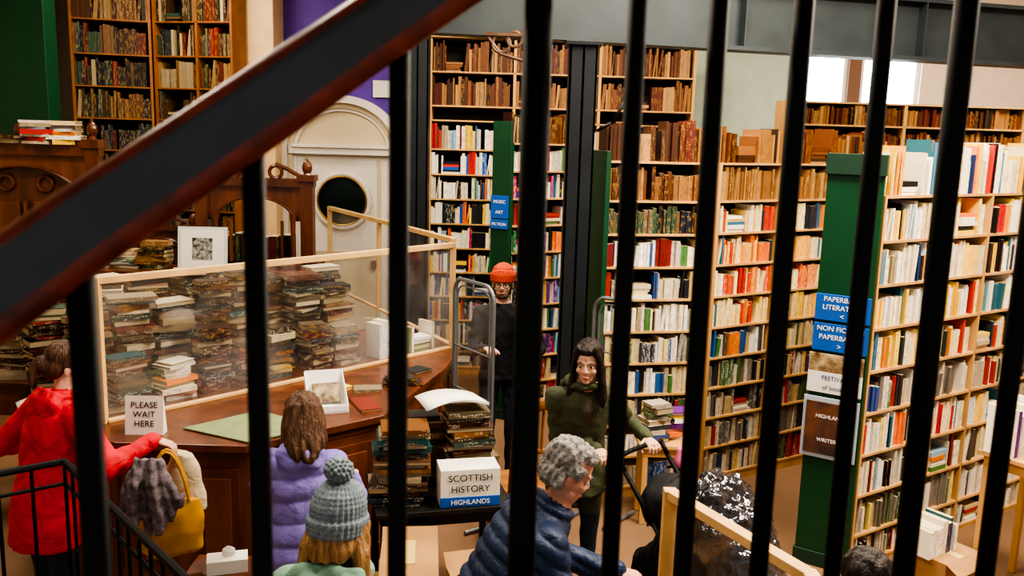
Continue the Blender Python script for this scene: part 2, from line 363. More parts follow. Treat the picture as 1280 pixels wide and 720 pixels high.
plate(e,-.01,.33,1.34,1.46,poster); plate(e,-.01,.33,1.20,1.34,paper,('FESTIVAL','of books'),tb,.04)
plate(e,-.02,.33,.76,1.17,mat('poster_frame','a8b4c0',.4)); plate(e,.0,.31,.79,1.14,poster2,('HIGHLAND','WRITERS'),tw,.035,y=-.02)
e,L=endpanel('bookcase_end_panel',(-.22,8.5),(-.045,8.41),2.92)
plate(e,.0,.19,2.0,2.22,blue,('MUSIC','ART'),tw,.045); plate(e,.0,.19,1.9,1.99,blue,('FICTION',),tw,.04)
e,L=endpanel('bookcase_end_panel',(.575,6.9),(.665,6.5),2.70)
def steelwork():
    a=Vector((-.62,6.20,0)); b=Vector((5.4,7.85,0)); d=b-a; e=empty('steel_beam',(a.x,a.y,0),math.atan2(d.y,d.x)); L=d.length; g=G()
    g.box(0,L,-.1,.1,3.46,3.49); g.box(0,L,-.012,.012,3.49,3.9); g.box(0,L,-.1,.1,3.9,3.93)
    for i in range(4): x=L*(i+.5)/4; g.box(x,x+.01,-.1,.1,3.49,3.9)
    g.obj('i_beam',[steelb],e)
    for nm,x,y,w,zt in (('steel_column',.46,6.48,.10,3.46),('steel_column',-1.0,9.1,.11,5.2)):
        e=empty(nm,(x,y,0)); g=G(); g.box(-w,w,-w,-w+.02,0,zt); g.box(-w,w,w-.02,w,0,zt); g.box(-.012,.012,-w,w,0,zt); g.box(-w,-w+.02,-w,w,0,zt); g.box(w-.02,w,-w,w,0,zt)
        g.box(-w-.04,w+.04,-w-.04,w+.04,0,.03); g.box(-w-.03,w+.03,-w-.03,w+.03,zt-.03,zt); g.obj('column',[steel],e,bevel=.004)
    e=empty('cast_iron_bracket',(-.12,6.22,3.46)); g=G()
    for i in range(3): g.torus((.0+.09*i,-.0,-.05+.03*i),.06-.01*i,.012,Matrix.Rotation(math.pi/2,4,'X'),n=20)
    g.box(-.15,.3,-.02,.02,.0,.02); g.tube([(-.1,0,0),(0,0,-.12),(.15,0,-.16),(.28,0,-.02)],.012); g.obj('scrollwork',[mat('rusty_iron','6a5040',.5,metal=.3,var=.3)],e,smooth=False)
    e=empty('hanging_cable'); g=G(); g.tube([(.78,6.45,3.46),(.80,6.42,3.25),(.77,6.42,3.05),(.68,6.43,2.9),(.58,6.45,2.84)],.012); g.obj('cable',[black],e,smooth=True)
steelwork()
# ------------------------------------------------------------------ foreground spiral stair
def stairs():
    e=empty('spiral_staircase')
    bars=[(-.53,.52,2.5,.0095),(-.425,.575,2.60,.0095),(-.319,.64,2.70,.0105),(-.2127,.72,2.79,.0095),(-.105,.80,2.88,.0095),(.018,.88,2.97,.0145),(.125,.97,3.05,.0105),(.2265,1.04,3.11,.0115),(.341,1.10,3.15,.0125),(.452,1.13,3.16,.0115),(.555,1.14,3.17,.0150),(.668,1.14,3.17,.0125),(.785,1.12,3.17,.012),(.9,1.08,3.17,.012)]
    g=G()
    for x,y,z,r in bars:
        zb=min(z-1.05,2.02); g.loft([((x,y,zb),r,r),((x,y,z),r,r)],n=14)
        g.ell((x,y,zb+.03),(r*1.6,r*1.6,.02))
    g.obj('balusters',[black],e,smooth=True)
    path=[(-.75,.45,2.40),(-.6,.495,2.50),(-.46,.555,2.60),(-.36,.61,2.683),(-.319,.64,2.72),(-.206,.72,2.815),(-.1,.80,2.906),(.018,.88,3.0),(.125,.97,3.08),(.2265,1.04,3.14),(.345,1.10,3.175),(.459,1.13,3.19),(.565,1.14,3.2),(.79,1.12,3.2),(.95,1.05,3.2)]
    Pp=[Vector(p) for p in path]; Q=[]
    for i in range(len(Pp)-1):
        p0=Pp[max(0,i-1)];p1=Pp[i];p2=Pp[i+1];p3=Pp[min(len(Pp)-1,i+2)]
        for k in range(6):
            t=k/6; Q.append(.5*((2*p1)+(p2-p0)*t+(2*p0-5*p1+4*p2-p3)*t*t+(-p0+3*p1-3*p2+p3)*t**3))
    Q.append(Pp[-1])
    hw=.017;hh=.031
    sec=[]; n=32
    for j in range(n):
        t=2*math.pi*j/n; c=math.cos(t);s=math.sin(t); k=.6
        sec.append((hw*math.copysign(abs(c)**k,c),hh*math.copysign(abs(s)**k,s)))
    g=G()
    for i,p in enumerate(Q):
        T=(Q[min(i+1,len(Q)-1)]-Q[max(i-1,0)]).normalized(); S=T.cross(Vector((0,0,1))).normalized(); U=S.cross(T)
        for a,b in sec: g.V.append(p+S*a+U*b)
    for i in range(len(Q)-1):
        for j in range(n):
            j2=(j+1)%n; b=(sec[j][1]+sec[j2][1])/2/hh
            g.F.append((i*n+j,i*n+j2,(i+1)*n+j2,(i+1)*n+j)); g.M.append(1 if b<-.40 or b>.80 else 0)
    rl=mat('rail_black_varnish','1e242e',.35,var=.3,vscale=14,coat=.4,spec=.5); rr=mat('rail_red_wood','6e2818',.4,var=.5,vscale=26,coat=.3)  # slate-blue sheen of the dark rail face is put into its base colour
    g.obj('handrail',[rl,rr],e,smooth=True)
    g=G(); B=[Vector((x,y,min(z-1.05,2.02))) for x,y,z,r in bars]
    for i in range(len(B)-1):
        a,b=B[i],B[i+1]; g.add([a+Vector((0,0,.0)),b,b-Vector((0,0,.2)),a-Vector((0,0,.2)),a+Vector((.0,.01,0)),b+Vector((0,.01,0)),b+Vector((0,.01,-.2)),a+Vector((0,.01,-.2))],[(0,1,2,3),(7,6,5,4),(4,5,1,0),(3,2,6,7),(0,3,7,4),(1,5,6,2)])
        if i%2==0:
            c=Vector((.1,-.35,0)); g.add([a-Vector((0,0,.06)),b-Vector((0,0,.06)),Vector((c.x+.02,c.y,a.z-.06)),a-Vector((0,0,.09)),b-Vector((0,0,.09)),Vector((c.x+.02,c.y,a.z-.09))],[(0,1,2),(5,4,3),(0,3,4,1),(1,4,5,2),(2,5,3,0)])
    g.loft([((.1,-.35,0),.06,.06),((.1,-.35,2.0),.06,.06)],n=16)
    for i in (0,5,12): g.loft([(Vector((B[i].x,B[i].y,0)),.02,.02),(B[i],.02,.02)],n=10)
    g.obj('stringer_treads',[black],e)
stairs()
def lowrail():
    e=empty('stair_railing'); g=G()
    pts=[Vector((-2.8,3.22,1.35)),Vector((-2.12,3.46,1.35)),Vector((-1.92,3.62,1.35)),Vector((-1.09,2.71,1.35)),Vector((-.9,2.5,1.35))]
    g.tube(pts,.016); g.tube([p-Vector((0,0,.1)) for p in pts],.009); g.tube([p-Vector((0,0,1.25)) for p in pts],.012)
    for i in range(len(pts)-1):
        a,b=pts[i],pts[i+1]; n=max(1,int((b-a).length/.11))
        for k in range(n+1):
            p=a.lerp(b,k/n); g.loft([((p.x,p.y,0),.008,.008),(p,.008,.008)],n=8)
    g.obj('iron_railing',[black],e)
lowrail()
# ------------------------------------------------------------------ counter
def counter():
    e=empty('shop_counter')
    poly=[(-3.2,5.75),(-2.9,5.0),(-2.25,4.80),(-1.5,4.80),(-.8,5.42),(-.5,6.6),(-.42,7.35),(-1.25,8.0)]
    g=G()
    def prism(pl,z0,z1,m):
        n=len(pl); V=[(x,y,z0) for x,y in pl]+[(x,y,z1) for x,y in pl]
        g.add(V,[tuple(range(n-1,-1,-1)),tuple(range(n,2*n))]+[(i,(i+1)%n,n+(i+1)%n,n+i) for i in range(n)],m)
    c=Vector((-1.6,6.1)); ins=[tuple(c+(Vector(p)-c)*.955) for p in poly]
    prism(ins,0,.955,0); prism(poly,.955,1.0,1); 
    c2=[tuple(c+(Vector(p)-c)*.965) for p in poly]; prism(c2,0,.12,1); prism(c2,.9,.955,1)
    for i in range(1,6):
        a=Vector(ins[i]);b=Vector(ins[i+1])
        d=b-a; n=max(1,round(d.length/.38)); ang=math.atan2(d.y,d.x)
        for k in range(n):
            M=Matrix.Translation((a.x,a.y,0))@Matrix.Rotation(ang,4,'Z'); w=d.length/n
            g.box(k*w+.05,(k+1)*w-.05,-.014,.01,.2,.84,1,M); g.box(k*w+.1,(k+1)*w-.1,-.022,.01,.26,.78,0,M)
    g.obj('cabinet',[dwood2,dwood],e,bevel=.004)
    g=G(); g.add([(-1.95,5.05,1.004),(-1.5,4.84,1.004),(-1.15,5.15,1.004),(-1.6,5.42,1.004),(-1.95,5.05,1.012),(-1.5,4.84,1.012),(-1.15,5.15,1.012),(-1.6,5.42,1.012)],[(0,1,5,4),(1,2,6,5),(2,3,7,6),(3,0,4,7),(4,5,6,7)]); g.obj('desk_mat',[mat('mat_green','76825c',.7,var=.1)],e)
counter()
plex=glassmat('perspex',.03,.07)
def frame(name,pts,z0,z1,w=.045):
    e=empty(name); g=G(); q=G()
    for p in pts:
        g.box(p[0]-w/2,p[0]+w/2,p[1]-w/2,p[1]+w/2,z0,z1)
    for i in range(len(pts)-1):
        a=Vector(pts[i]);b=Vector(pts[i+1]);d=b-a;M=Matrix.Translation((a.x,a.y,0))@Matrix.Rotation(math.atan2(d.y,d.x),4,'Z')
        g.box(0,d.length,-w/2,w/2,z1-.04,z1+.002,0,M); g.box(w/2,d.length-w/2,-w/2,w/2,z0,z0+.02,0,M)
        q.box(w/2,d.length-w/2,-.002,.002,z0+.02,z1-.04,0,M)
    g.obj('pine_frame',[mat('pine_light','d0aa74',.5,var=.12,vscale=6)],e,bevel=.003); q.obj('perspex_sheet',[plex],e)
frame('perspex_screen',[(-2.46,5.12),(-.50,7.27)],1.0,1.9)
frame('perspex_screen',[(-.50,7.33),(-1.35,8.8),(-2.12,10.1)],1.0,1.93)
frame('perspex_screen',[(.76,3.86),(1.16,3.1)],.05,1.2,w=.06)
# ------------------------------------------------------------------ stacks of books
def stack(name,x,y,z,n,pn='old',w=.22,d=.16,th=(.02,.045),rot=0,mess=.3,hmax=None):
    bk=Bk(); zz=0; cols,labs=P[pn]; i=0; ox=oy=0
    while (i<n if hmax is None else zz<hmax):
        h=random.uniform(*th); ww=w*random.uniform(.68,1.1); dd=d*random.uniform(.68,1.1)
        ox=max(-.035,min(.035,ox+random.uniform(-.016,.016))); oy=max(-.035,min(.035,oy+random.uniform(-.016,.016)))
        M=Matrix.Translation((ox,oy,zz))@Matrix.Rotation(rot+random.uniform(-mess,mess)+(math.pi if random.random()<.2 else 0),4,'Z')@Matrix.Translation((-ww/2,-dd/2,0))
        bk.flat(M,ww,dd,h,jit(random.choice(cols)),random.choice(labs),random.uniform(0,900)); zz+=h; i+=1
    o=bk.obj(name); o.location=(x,y,z); return zz
Ld=Vector((.674,.739));Ln_=Vector((-.739,.674));L0=Vector((-2.46,5.12))
def P3(t,s): p=L0+Ld*t+Ln_*s; return p.x,p.y
lay=[(.25,.22,.34,'stackmix',1.1),(.58,.20,.24,'light',1.0),(.86,.22,.42,'stackred',1.0),(1.12,.20,.30,'stackred',1.0),(1.36,.24,.36,'stackmix',1.0),
 (.10,.50,.55,'old',1.15),(.40,.50,.66,'stackmix',1.25),(.72,.52,.58,'stackmix',1.2),(1.00,.52,.70,'old',1.15),(1.26,.56,.74,'stackmix',1.2),(1.52,.62,.64,'dark',1.2),
 (.05,.84,.58,'dark',1.2),(.36,.82,.74,'stackmix',1.25),(.70,.84,.68,'old',1.25),(1.02,.82,.74,'stackmix',1.25),(1.34,.88,.66,'dark',1.2),
 (1.70,.24,.34,'stackred',1.05),(1.72,.52,.68,'stackmix',1.25),(2.02,.50,.58,'old',1.2),(1.80,.82,.72,'old',1.2),(2.10,.80,.66,'stackmix',1.2),(1.96,.22,.26,'stackred',1.0)]
for t,s,h,pn,k in lay:
    x,y=P3(t,s); stack('book_stack',x,y,1.0,0,pn,.225*k,.165*k,(.015,.05),.8+random.uniform(-.2,.2),.35,hmax=h)
def bookrow(name,a,b,z,pn,h=.25,w=(.02,.05)):
    a=Vector(a);b=Vector(b);d=b-a; e=empty(name,(a.x,a.y,0),math.atan2(d.y,d.x)); bk=Bk(); fill(bk,0,d.length,z,h/.9,pn,wr=w,hr=(.8,1.)); bk.obj('books',e)
pal('binder','f0eee8 f4f2ec e8e8e4','3060a0'); pal('corner','f0e8d8 e8e0d0 c8b080 583a24 f4f0e8 6a7a4a','604020 802018')
bookrow('binder_row',(-1.02,6.80),(-.86,6.98),1.0,'binder',.30,(.05,.07)); bookrow('book_row',(-.82,7.03),(-.62,7.25),1.0,'corner',.25,(.02,.035))
for i,(x,y,z,w,d,c,r) in enumerate([(-.95,5.62,1.0,.2,.28,'dark',.4),(-.78,6.15,1.0,.26,.2,'stackred',.2),(-.8,6.17,1.03,.24,.18,'old',.5),(-1.22,5.98,1.0,.22,.16,'color',.9),(-.72,6.5,1.0,.2,.16,'grey',.9),(-1.0,5.98,1.0,.2,.15,'stackred',.2)]):
    stack('loose_book',x,y,z,1,c,w,d,(.015,.03),r,.1)
def table(name,x0,x1,y0,y1,h,m,rot=0):
    cx,cy=(x0+x1)/2,(y0+y1)/2; e=empty(name,(cx,cy,0),rot); a=(x1-x0)/2;b=(y1-y0)/2; g=G(); g.box(-a,a,-b,b,h-.03,h); g.box(-a+.03,a-.03,-b+.03,b-.03,h-.1,h-.03)
    for sx in (-1,1):
        for sy in (-1,1): g.box(sx*(a-.05)-.02,sx*(a-.05)+.02,sy*(b-.05)-.02,sy*(b-.05)+.02,0,h-.1)
    g.obj('table_body',[m],e,bevel=.004); return e
table('display_table',-.80,-.02,4.62,5.25,.72,mat('table_black','1a1613',.5),.25)
stack('book_stack',-.62,4.74,.72,0,'stackmix',.30,.21,(.02,.035),.15,.12,hmax=.42)
stack('book_stack',-.24,5.08,.72,0,'stackmix',.30,.21,(.02,.035),.3,.15,hmax=.46)
stack('book_stack',-.52,5.08,.72,0,'old',.26,.18,(.02,.04),.2,.15,hmax=.38)
def signbox():
    e=empty('sign_box',(-.22,4.77,.72),.22); g=G(); g.box(-.17,.17,-.08,.1,0,.22,0); g.box(-.172,.172,-.084,-.078,0,.06,1); g.obj('carton',[paper,blue],e,bevel=.003)
    text('t','SCOTTISH',.055,(0,-.086,.17),(math.pi/2,0,0),tk,e); text('t2','HISTORY',.055,(0,-.086,.105),(math.pi/2,0,0),tk,e); text('t3','HIGHLANDS',.04,(0,-.088,.03),(math.pi/2,0,0),tw,e)
signbox()
def sheets(name,x,y,z,w,d,rot,n=3,curl=.03):
    g=G()
    for k in range(n):
        M=Matrix.Translation((0,0,k*.004))@Matrix.Rotation(random.uniform(-.15,.15),4,'Z'); N=10; base=len(g.V)
        for i in range(N+1):
            for j in range(2):
                u=i/N; g.V.append(M@Vector(((u-.5)*w,(j-.5)*d,curl*(1-(2*u-1)**2)+curl*.3*math.sin(3*u+j))))
        for i in range(N): g.F.append((base+2*i,base+2*i+2,base+2*i+3,base+2*i+1)); g.M.append(0)
    o=g.obj(name,[paper],smooth=True,loc=(x,y,z),rot=(0,0,rot)); s=o.modifiers.new('s','SOLIDIFY'); s.thickness=.0015
sheets('paper_sheets',-.34,5.05,1.22,.38,.26,.35)
def cardsign():
    e=empty('counter_sign',(-2.14,4.97,1.0),.05); g=G(); g.add([(-.11,-.03,0),(.11,-.03,0),(.11,0,.23),(-.11,0,.23),(-.11,.04,0),(.11,.04,0)],[(0,1,2,3),(3,2,5,4),(0,3,4),(1,5,2),(0,4,5,1)]); g.obj('card',[paper],e)
    for i,t in enumerate(('PLEASE','WAIT','HERE')): text('t%d'%i,t,.05,(0,-.034+.03*(.175-.055*i)/.23,.175-.055*i),(math.pi/2-.12,0,0),tk,e)
cardsign()
def stand():
    e=empty('leaflet_stand',(-1.18,5.5,1.0),.35); g=G(); g.box(-.12,.12,-.09,.1,0,.015); M=Matrix.Translation((0,.09,.0))@Matrix.Rotation(-.35,4,'X'); g.box(-.12,.12,-.0,.008,0,.24,0,M); g.box(-.12,.12,-.09,-.082,0,.05); 
    for s in (-1,1): g.add([(s*.12,-.09,0),(s*.12,.1,0),(s*.12,.17,.22),(s*.12,-.085,.05),(s*.126,-.09,0),(s*.126,.1,0),(s*.126,.17,.22),(s*.126,-.085,.05)],[(0,1,2,3),(7,6,5,4),(2,6,7,3),(0,3,7,4)])
    g.obj('stand',[mat('white_plastic','e8e6e0',.3)],e); g=G(); g.box(-.08,.1,-.03,-.005,.02,.15,0,M); g.obj('leaflets',[mat('leaflet_print','6a5a48',.5,col2='c8b898',vscale=18)],e)
stand()
def carton(name,x,y,w,d,h,rot=0,z=0,m=None,label=None):
    e=empty(name,(x,y,z),rot); g=G(); g.box(-w/2,w/2,-d/2,d/2,0,h); g.box(-.03,.03,-d/2-.002,d/2+.002,h-.001,h+.002,1)
    g.add([(-w/2,-d/2,h),(w/2,-d/2,h),(w/2,-d/2-.09,h-.05),(-w/2,-d/2-.09,h-.05)],[(0,1,2,3)],0); g.add([(-w/2,d/2,h),(w/2,d/2,h),(w/2,d/2+.07,h+.05),(-w/2,d/2+.07,h+.05)],[(0,1,2,3)],0)
    g.obj('carton',[m or card,mat('tape','c8b070',.4)],e)
    if label:
        g=G(); g.box(-w*.3,w*.3,-d/2-.004,-d/2,h*.3,h*.75); g.obj('label',[label],e)
carton('cardboard_box',-.56,4.30,.36,.3,.36,.15); carton('cardboard_box',-.50,4.32,.30,.26,.26,.1,.362,None,mat('yellow_label','c89828',.6)); carton('cardboard_box',-.13,4.32,.3,.26,.5,.3)
table('stool',-1.62,-1.24,4.05,4.35,.56,dwood)
e=empty('tissue_box',(-1.42,4.2,.56),.3); g=G(); g.box(-.10,.10,-.055,.055,0,.07); g.loft([((0,0,.07),.03,.01),((0.01,0,.10),.035,.015),((.02,0,.12),.02,.004)],n=8); g.obj('box',[paper],e)
# ------------------------------------------------------------------ back desk with carved screens
def pulpit(name,x,y,w,z0,h,rot=0,back=False):
    e=empty(name,(x,y,0),rot); g=G(); a=w/2
    g.box(-a,a,0,.45,0,z0); g.box(-a-.03,a+.03,-.04,.48,z0-.05,z0); g.box(-a-.02,a+.02,-.03,.45,0,.15)
    n=max(1,int(w/.4))
    for k in range(n):
        g.box(-a+k*w/n+.05,-a+(k+1)*w/n-.05,-.02,0,.3,z0-.15,1); g.box(-a+k*w/n+.1,-a+(k+1)*w/n-.1,-.035,0,.36,z0-.21,0)
    yb=.2
    if back:
        g.box(-a+.05,a-.05,yb+.06,yb+.09,z0,z0+h*.8,0)
        for k in range(4): c=-a+w*(k+.5)/4; g.box(c-.12,c+.12,yb+.035,yb+.06,z0+.08,z0+h*.42,1); g.torus((c,yb+.04,z0+h*.55),.07,.018,Matrix.Rotation(math.pi/2,4,'X'),n=20)
    for s in (-1,1):
        g.box(s*(a-.07)-.06,s*(a-.07)+.06,yb-.06,yb+.06,z0,z0+h*.85); g.box(s*(a-.07)-.085,s*(a-.07)+.085,yb-.085,yb+.085,z0+h*.82,z0+h*.88)
        g.ell((s*(a-.07),yb,z0+h*.95),(.05,.05,.07)); g.loft([((s*(a-.07),yb,z0+h*.86),.05,.05),((s*(a-.07),yb,z0+h*.9),.03,.03),((s*(a-.07),yb,z0+h*1.03),.012,.012)],n=10)
        g.loft([((s*(a-.2),yb-.06,z0),.03,.03),((s*(a-.2),yb-.06,z0+.08),.02,.02),((s*(a-.2),yb-.06,z0+h*.4),.026,.026),((s*(a-.2),yb-.06,z0+h*.5),.035,.035)],n=12)
    R=a-.2; n=20; zc=z0+h*.42
    V=[];F=[]
    for i in range(n+1):
        t=math.pi*i/n; V+=[(R*math.cos(t),yb,zc+min(R*.6,h*.3)*math.sin(t))]
        V+=[((a-.1)*math.cos(t)/max(abs(math.cos(t)),abs(math.sin(t))) ,yb,zc+(z0+h*.78-zc)*min(1,abs(math.sin(t))/max(abs(math.cos(t)),abs(math.sin(t)))))]
    for i in range(n): F.append((2*i,2*i+1,2*i+3,2*i+2))
    k=len(V); V2=V+[(x_,y_+.05,z_) for x_,y_,z_ in V]; F2=F+[tuple(q+k for q in reversed(f)) for f in F]+[(2*i,2*i+2,2*i+2+k,2*i+k) for i in range(n)]
    g.add(V2,F2,1)
    g.torus((0,yb-.01,zc),R,.02,Matrix.Scale(min(R*.6,h*.3)/R,4,(0,0,1))@Matrix.Rotation(math.pi/2,4,'X'),n=24,arc=math.pi,m=0)
    g.box(-a,a,yb-.05,yb+.07,z0+h*.76,z0+h*.84)
    for s in (-1,1):
        g.torus((s*a*.35,yb,z0+h*.9),.06,.018,Matrix.Rotation(math.pi/2,4,'X'),n=16); g.tube([(s*a*.8,yb,z0+h*.85),(s*a*.55,yb,z0+h*.93),(s*a*.35,yb,z0+h*.98)],.02)
    g.ell((0,yb,z0+h*.93),(.05,.04,.07))
    for k in range(3): g.box(-a+.2+(w-.4)*(k+.5)/3-.012,-a+.2+(w-.4)*(k+.5)/3+.012,yb,yb+.04,z0,zc,1)
    g.obj('carved_oak',[dwood,dwood2],e)
    return e
pulpit('carved_pulpit',-2.5,8.3,1.15,1.5,.98); pulpit('carved_pulpit',-4.65,8.15,1.5,1.5,1.30,back=True)
pulpit('carved_desk',-3.48,8.5,.75,1.35,.55)
bookrow('book_row',(-2.85,8.56),(-2.15,8.56),1.5,'old',.26)
for x,y,z,n,pn in [(-3.55,8.0,1.5,6,'grey'),(-3.3,8.0,1.5,7,'old'),(-3.8,8.0,1.5,9,'stackmix'),(-4.45,8.3,2.592,7,'light'),(-4.20,8.32,2.592,6,'light'),(-4.75,8.3,2.592,2,'old')]:
    stack('book_stack',x,y,z,n,pn,.28,.2)
def picture():
    e=empty('framed_print',(-2.82,7.90,1.5),.05); g=G(); M=Matrix.Rotation(-.12,4,'X')
    g.box(-.22,.22,0,.02,0,.4,0,M); g.box(-.19,.19,-.004,0,.03,.37,1,M); g.obj('frame',[mat('offwhite_frame','c8ccc8',.4),paper],e)
    g=G(); g.box(-.09,.09,-.006,-.004,.1,.3,0,M)
    g.obj('print',[mat('engraving','202020',.7,col2='a8a8a0',vscale=30)],e)
picture()
table('back_table',-3.95,-2.3,7.75,8.22,1.5,dwood)
table('side_desk',-4.3,-3.35,5.9,6.7,1.0,dwood)
for x,y,h,pn in [(-3.5,6.05,.35,'stackmix'),(-3.8,6.1,.25,'stackred'),(-3.55,6.45,.5,'old'),(-3.9,6.45,.42,'stackmix'),(-4.1,6.1,.3,'grey')]:
    stack('book_stack',x,y,1.0,0,pn,.26,.2,hmax=h)
sheets('paper_sheets',-2.98,5.42,1.0,.3,.22,.6)
random.seed(11)
# ------------------------------------------------------------------ rounded tube screens
def tubescreen(name,x,y,w,h,rot):
    e=empty(name,(x,y,0),rot); g=G(); r=.11
    def U(w,h,r,z0):
        a=w/2; pts=[(-a,0,z0),(-a,0,h-r)]
        for i in range(1,7): t=math.pi/2*i/7; pts.append((-a+r-r*math.cos(t),0,h-r+r*math.sin(t)))
        pts.append((a-r,0,h))
        for i in range(1,7): t=math.pi/2*i/7; pts.append((a-r+r*math.sin(t),0,h-r+r*math.cos(t)))
        pts+=[(a,0,h-r),(a,0,z0)]; return pts
    g.tube(U(w,h,r,.03),.015); g.tube(U(w-.09,h-.045,r*.75,.3),.007)
    for z in (.3,.62,.94,1.26): g.tube([(-w/2,0,z),(w/2,0,z)],.007)
    for s in (-1,1): g.tube([(s*w/2,-.2,.02),(s*w/2,.2,.02)],.015)
    g.obj('tube_frame',[chrome],e); q=G(); q.box(-w/2+.03,w/2-.03,-.002,.002,.3,h-.12); q.obj('perspex_sheet',[plex],e)
tubescreen('tube_framed_screen',-.27,6.15,.52,1.76,math.radians(-55)); tubescreen('tube_framed_screen',.72,6.2,.3,1.66,math.radians(-40))
def chair():
    e=empty('wooden_chair',(.14,5.75,0),math.radians(200)); g=G(); s=.21
    g.box(-s,s,-s,s,.43,.46)
    for x in (-1,1):
        g.box(x*(s-.02)-.018,x*(s-.02)+.018,-s,-s+.036,0,.43); g.loft([((x*(s-.02),s-.02,0),.018,.018),((x*(s-.02),s-.02,.45),.02,.02),((x*(s-.02),s+.05,1.10),.018,.018)],n=8); g.box(x*(s-.02)-.01,x*(s-.02)+.01,-s+.03,s-.03,.2,.225)
    g.loft([((-s,s+.05,1.06),.02,.04),((0,s+.075,1.09),.02,.045),((s,s+.05,1.06),.02,.04)],n=10,S=(0,1,0)); g.loft([((-s,s+.03,.75),.012,.02),((s,s+.03,.75),.012,.02)],n=8,S=(0,1,0))
    for k in range(5): xx=-.13+.065*k; g.loft([((xx,s+.03,.75),.01,.01),((xx,s+.05,1.06),.01,.01)],n=8)
    g.obj('chair_body',[mat('chair_wood','8a5a30',.4,var=.2)],e)
chair()
table('low_table',.95,1.35,6.05,6.4,.62,pine); stack('book_stack',1.06,6.2,.62,9,'grey',rot=.2); stack('book_stack',1.25,6.25,.62,7,'color',rot=.2)
table('browser_table',3.0,3.6,5.0,5.45,.95,pine,.6)
bookrow('magazine_row',(3.05,5.05),(3.45,5.32),.95,'color',.3)
carton('book_carton',2.75,5.2,.36,.28,.3,.6,0,None); bookrow('book_row',(2.60,5.02),(2.88,5.2),.302,'right',.2)
# ------------------------------------------------------------------ people
skin=mat('skin','cfa38c',.55,var=.06,vscale=20,spec=.3); skin2=mat('skin_ruddy','c89480',.55,var=.08,vscale=20,spec=.3)
for s_ in (skin,skin2):
    b_=s_.node_tree.nodes['Principled BSDF']; b_.inputs['Subsurface Weight'].default_value=.15; b_.inputs['Subsurface Scale'].default_value=.01
eyew=mat('eye_white','d8d4cc',.2); eyed=mat('eye_dark','20140c',.15); lipm=mat('lips','a0584e',.5)
denim=mat('denim','26303f',.85,var=.15,vscale=40,bump=.5,bscale=10,weave=.3); shoe=mat('shoe','1a1614',.5); 
def nz(co,f,s=0):
    return (np.sin(co[:,0]*f+s)*np.sin(co[:,1]*f*1.1+1.7+s)*np.sin(co[:,2]*f*.9+.6+s))
def ik(S,Wt,l1,l2,pole):
    d=Wt-S; D=d.length
    if D>l1+l2-.01: Wt=S+d*((l1+l2-.01)/D); d=Wt-S; D=d.length
    a=(l1*l1-l2*l2+D*D)/(2*D); h=math.sqrt(max(0,l1*l1-a*a)); u=d/D; p=pole-u*pole.dot(u); p.normalize()
    return S+u*a+p*h,Wt
def hand(e,name,W,D,N,side,m,curl=.6,sc=1.0):
    W=Vector(W);D=Vector(D).normalized();N=Vector(N);N=(N-D*N.dot(D)).normalized();X=D.cross(N)*side
    g=G(); s=sc
    g.loft([(W-D*.03*s,.024*s,.019*s),(W+D*.01*s,.026*s,.019*s),(W+D*.05*s,.04*s,.016*s),(W+D*.085*s,.041*s,.013*s),(W+D*.095*s,.035*s,.008*s)],n=14,S=X)
    for i,(o,l,c) in enumerate(((.031,.068,0),(.0105,.078,0),(-.0105,.073,.05),(-.031,.057,.1))):
        p=W+D*.08*s+X*o*s; a=curl*.5+c; r=.0092*s
        for k,f in enumerate((.45,.32,.23)):
            dr=(D*math.cos(a)+N*math.sin(a)+X*o*1.2).normalized(); q=p+dr*l*f*s; g.cap(p,r,q,r*.9,n=10); p=q; r*=.9; a+=curl
    p=W+D*.02*s+X*.028*s; q=p+(D*.5+X*.75+N*.35).normalized()*.042*s; r_=q+(D*.8+X*.25+N*.45).normalized()*.032*s; t=r_+(D*.8+N*.6).normalized()*.024*s
    g.cap(p,.013*s,q,.0115*s,n=10); g.cap(q,.011*s,r_,.0098*s,n=10); g.cap(r_,.0098*s,t,.0085*s,n=10)
    meshobj(name,remesh(g,.0032,2),[m],e)
def head(e,pos,R,sk,s=1.0,brow=.0019,browm=None):
    M=Matrix.Translation(pos)@R@Matrix.Scale(s,4)
    g=G()
    g.ell((0,.012,.035),(.073,.093,.083),n=24); g.ell((0,-.018,-.03),(.057,.07,.084),n=24); g.ell((0,-.060,-.096),(.022,.022,.017),n=14); g.ell((0,-.03,-.075),(.045,.05,.035))
    g.cap((0,-.083,.012),.0055,(0,-.101,-.026),.0088,n=12); g.ell((.010,-.089,-.030),(.0075,.011,.0065)); g.ell((-.010,-.089,-.030),(.0075,.011,.0065))
    for x in (-1,1):
        g.ell((x*.074,.012,-.012),(.011,.02,.032),n=12); g.ell((x*.036,-.062,-.03),(.021,.019,.022)); g.cap((x*.012,-.080,.020),.008,(x*.046,-.069,.02),.007)
    g.ell((0,-.083,-.066),(.020,.011,.007)); 
    me=remesh(g,.0042,3); me.transform(M); meshobj('head',me,[sk],e)
    g=G()
    for x in (-1,1):
        g.ell((x*.031,-.0735,-.001),(.0135,.010,.0062),0); g.ell((x*.031,-.0815,-.001),(.0055,.0035,.0055),1)
        g.cap((x*.017,-.0850,.0225),brow*.8,(x*.033,-.0835,.027),brow,n=8,m=1); g.cap((x*.033,-.0835,.027),brow,(x*.047,-.073,.023),brow*.6,n=8,m=1); g.cap((x*.020,-.083,.005),.0013,(x*.043,-.078,.004),.0011,n=6,m=1)
    g.ell((0,-.0905,-.063),(.018,.005,.003),2); g.ell((0,-.0895,-.069),(.015,.005,.0036),2)
    g.V=[M@v for v in g.V]; g.obj('face_features',[eyew,browm or eyed,lipm],e,smooth=True)
    return M
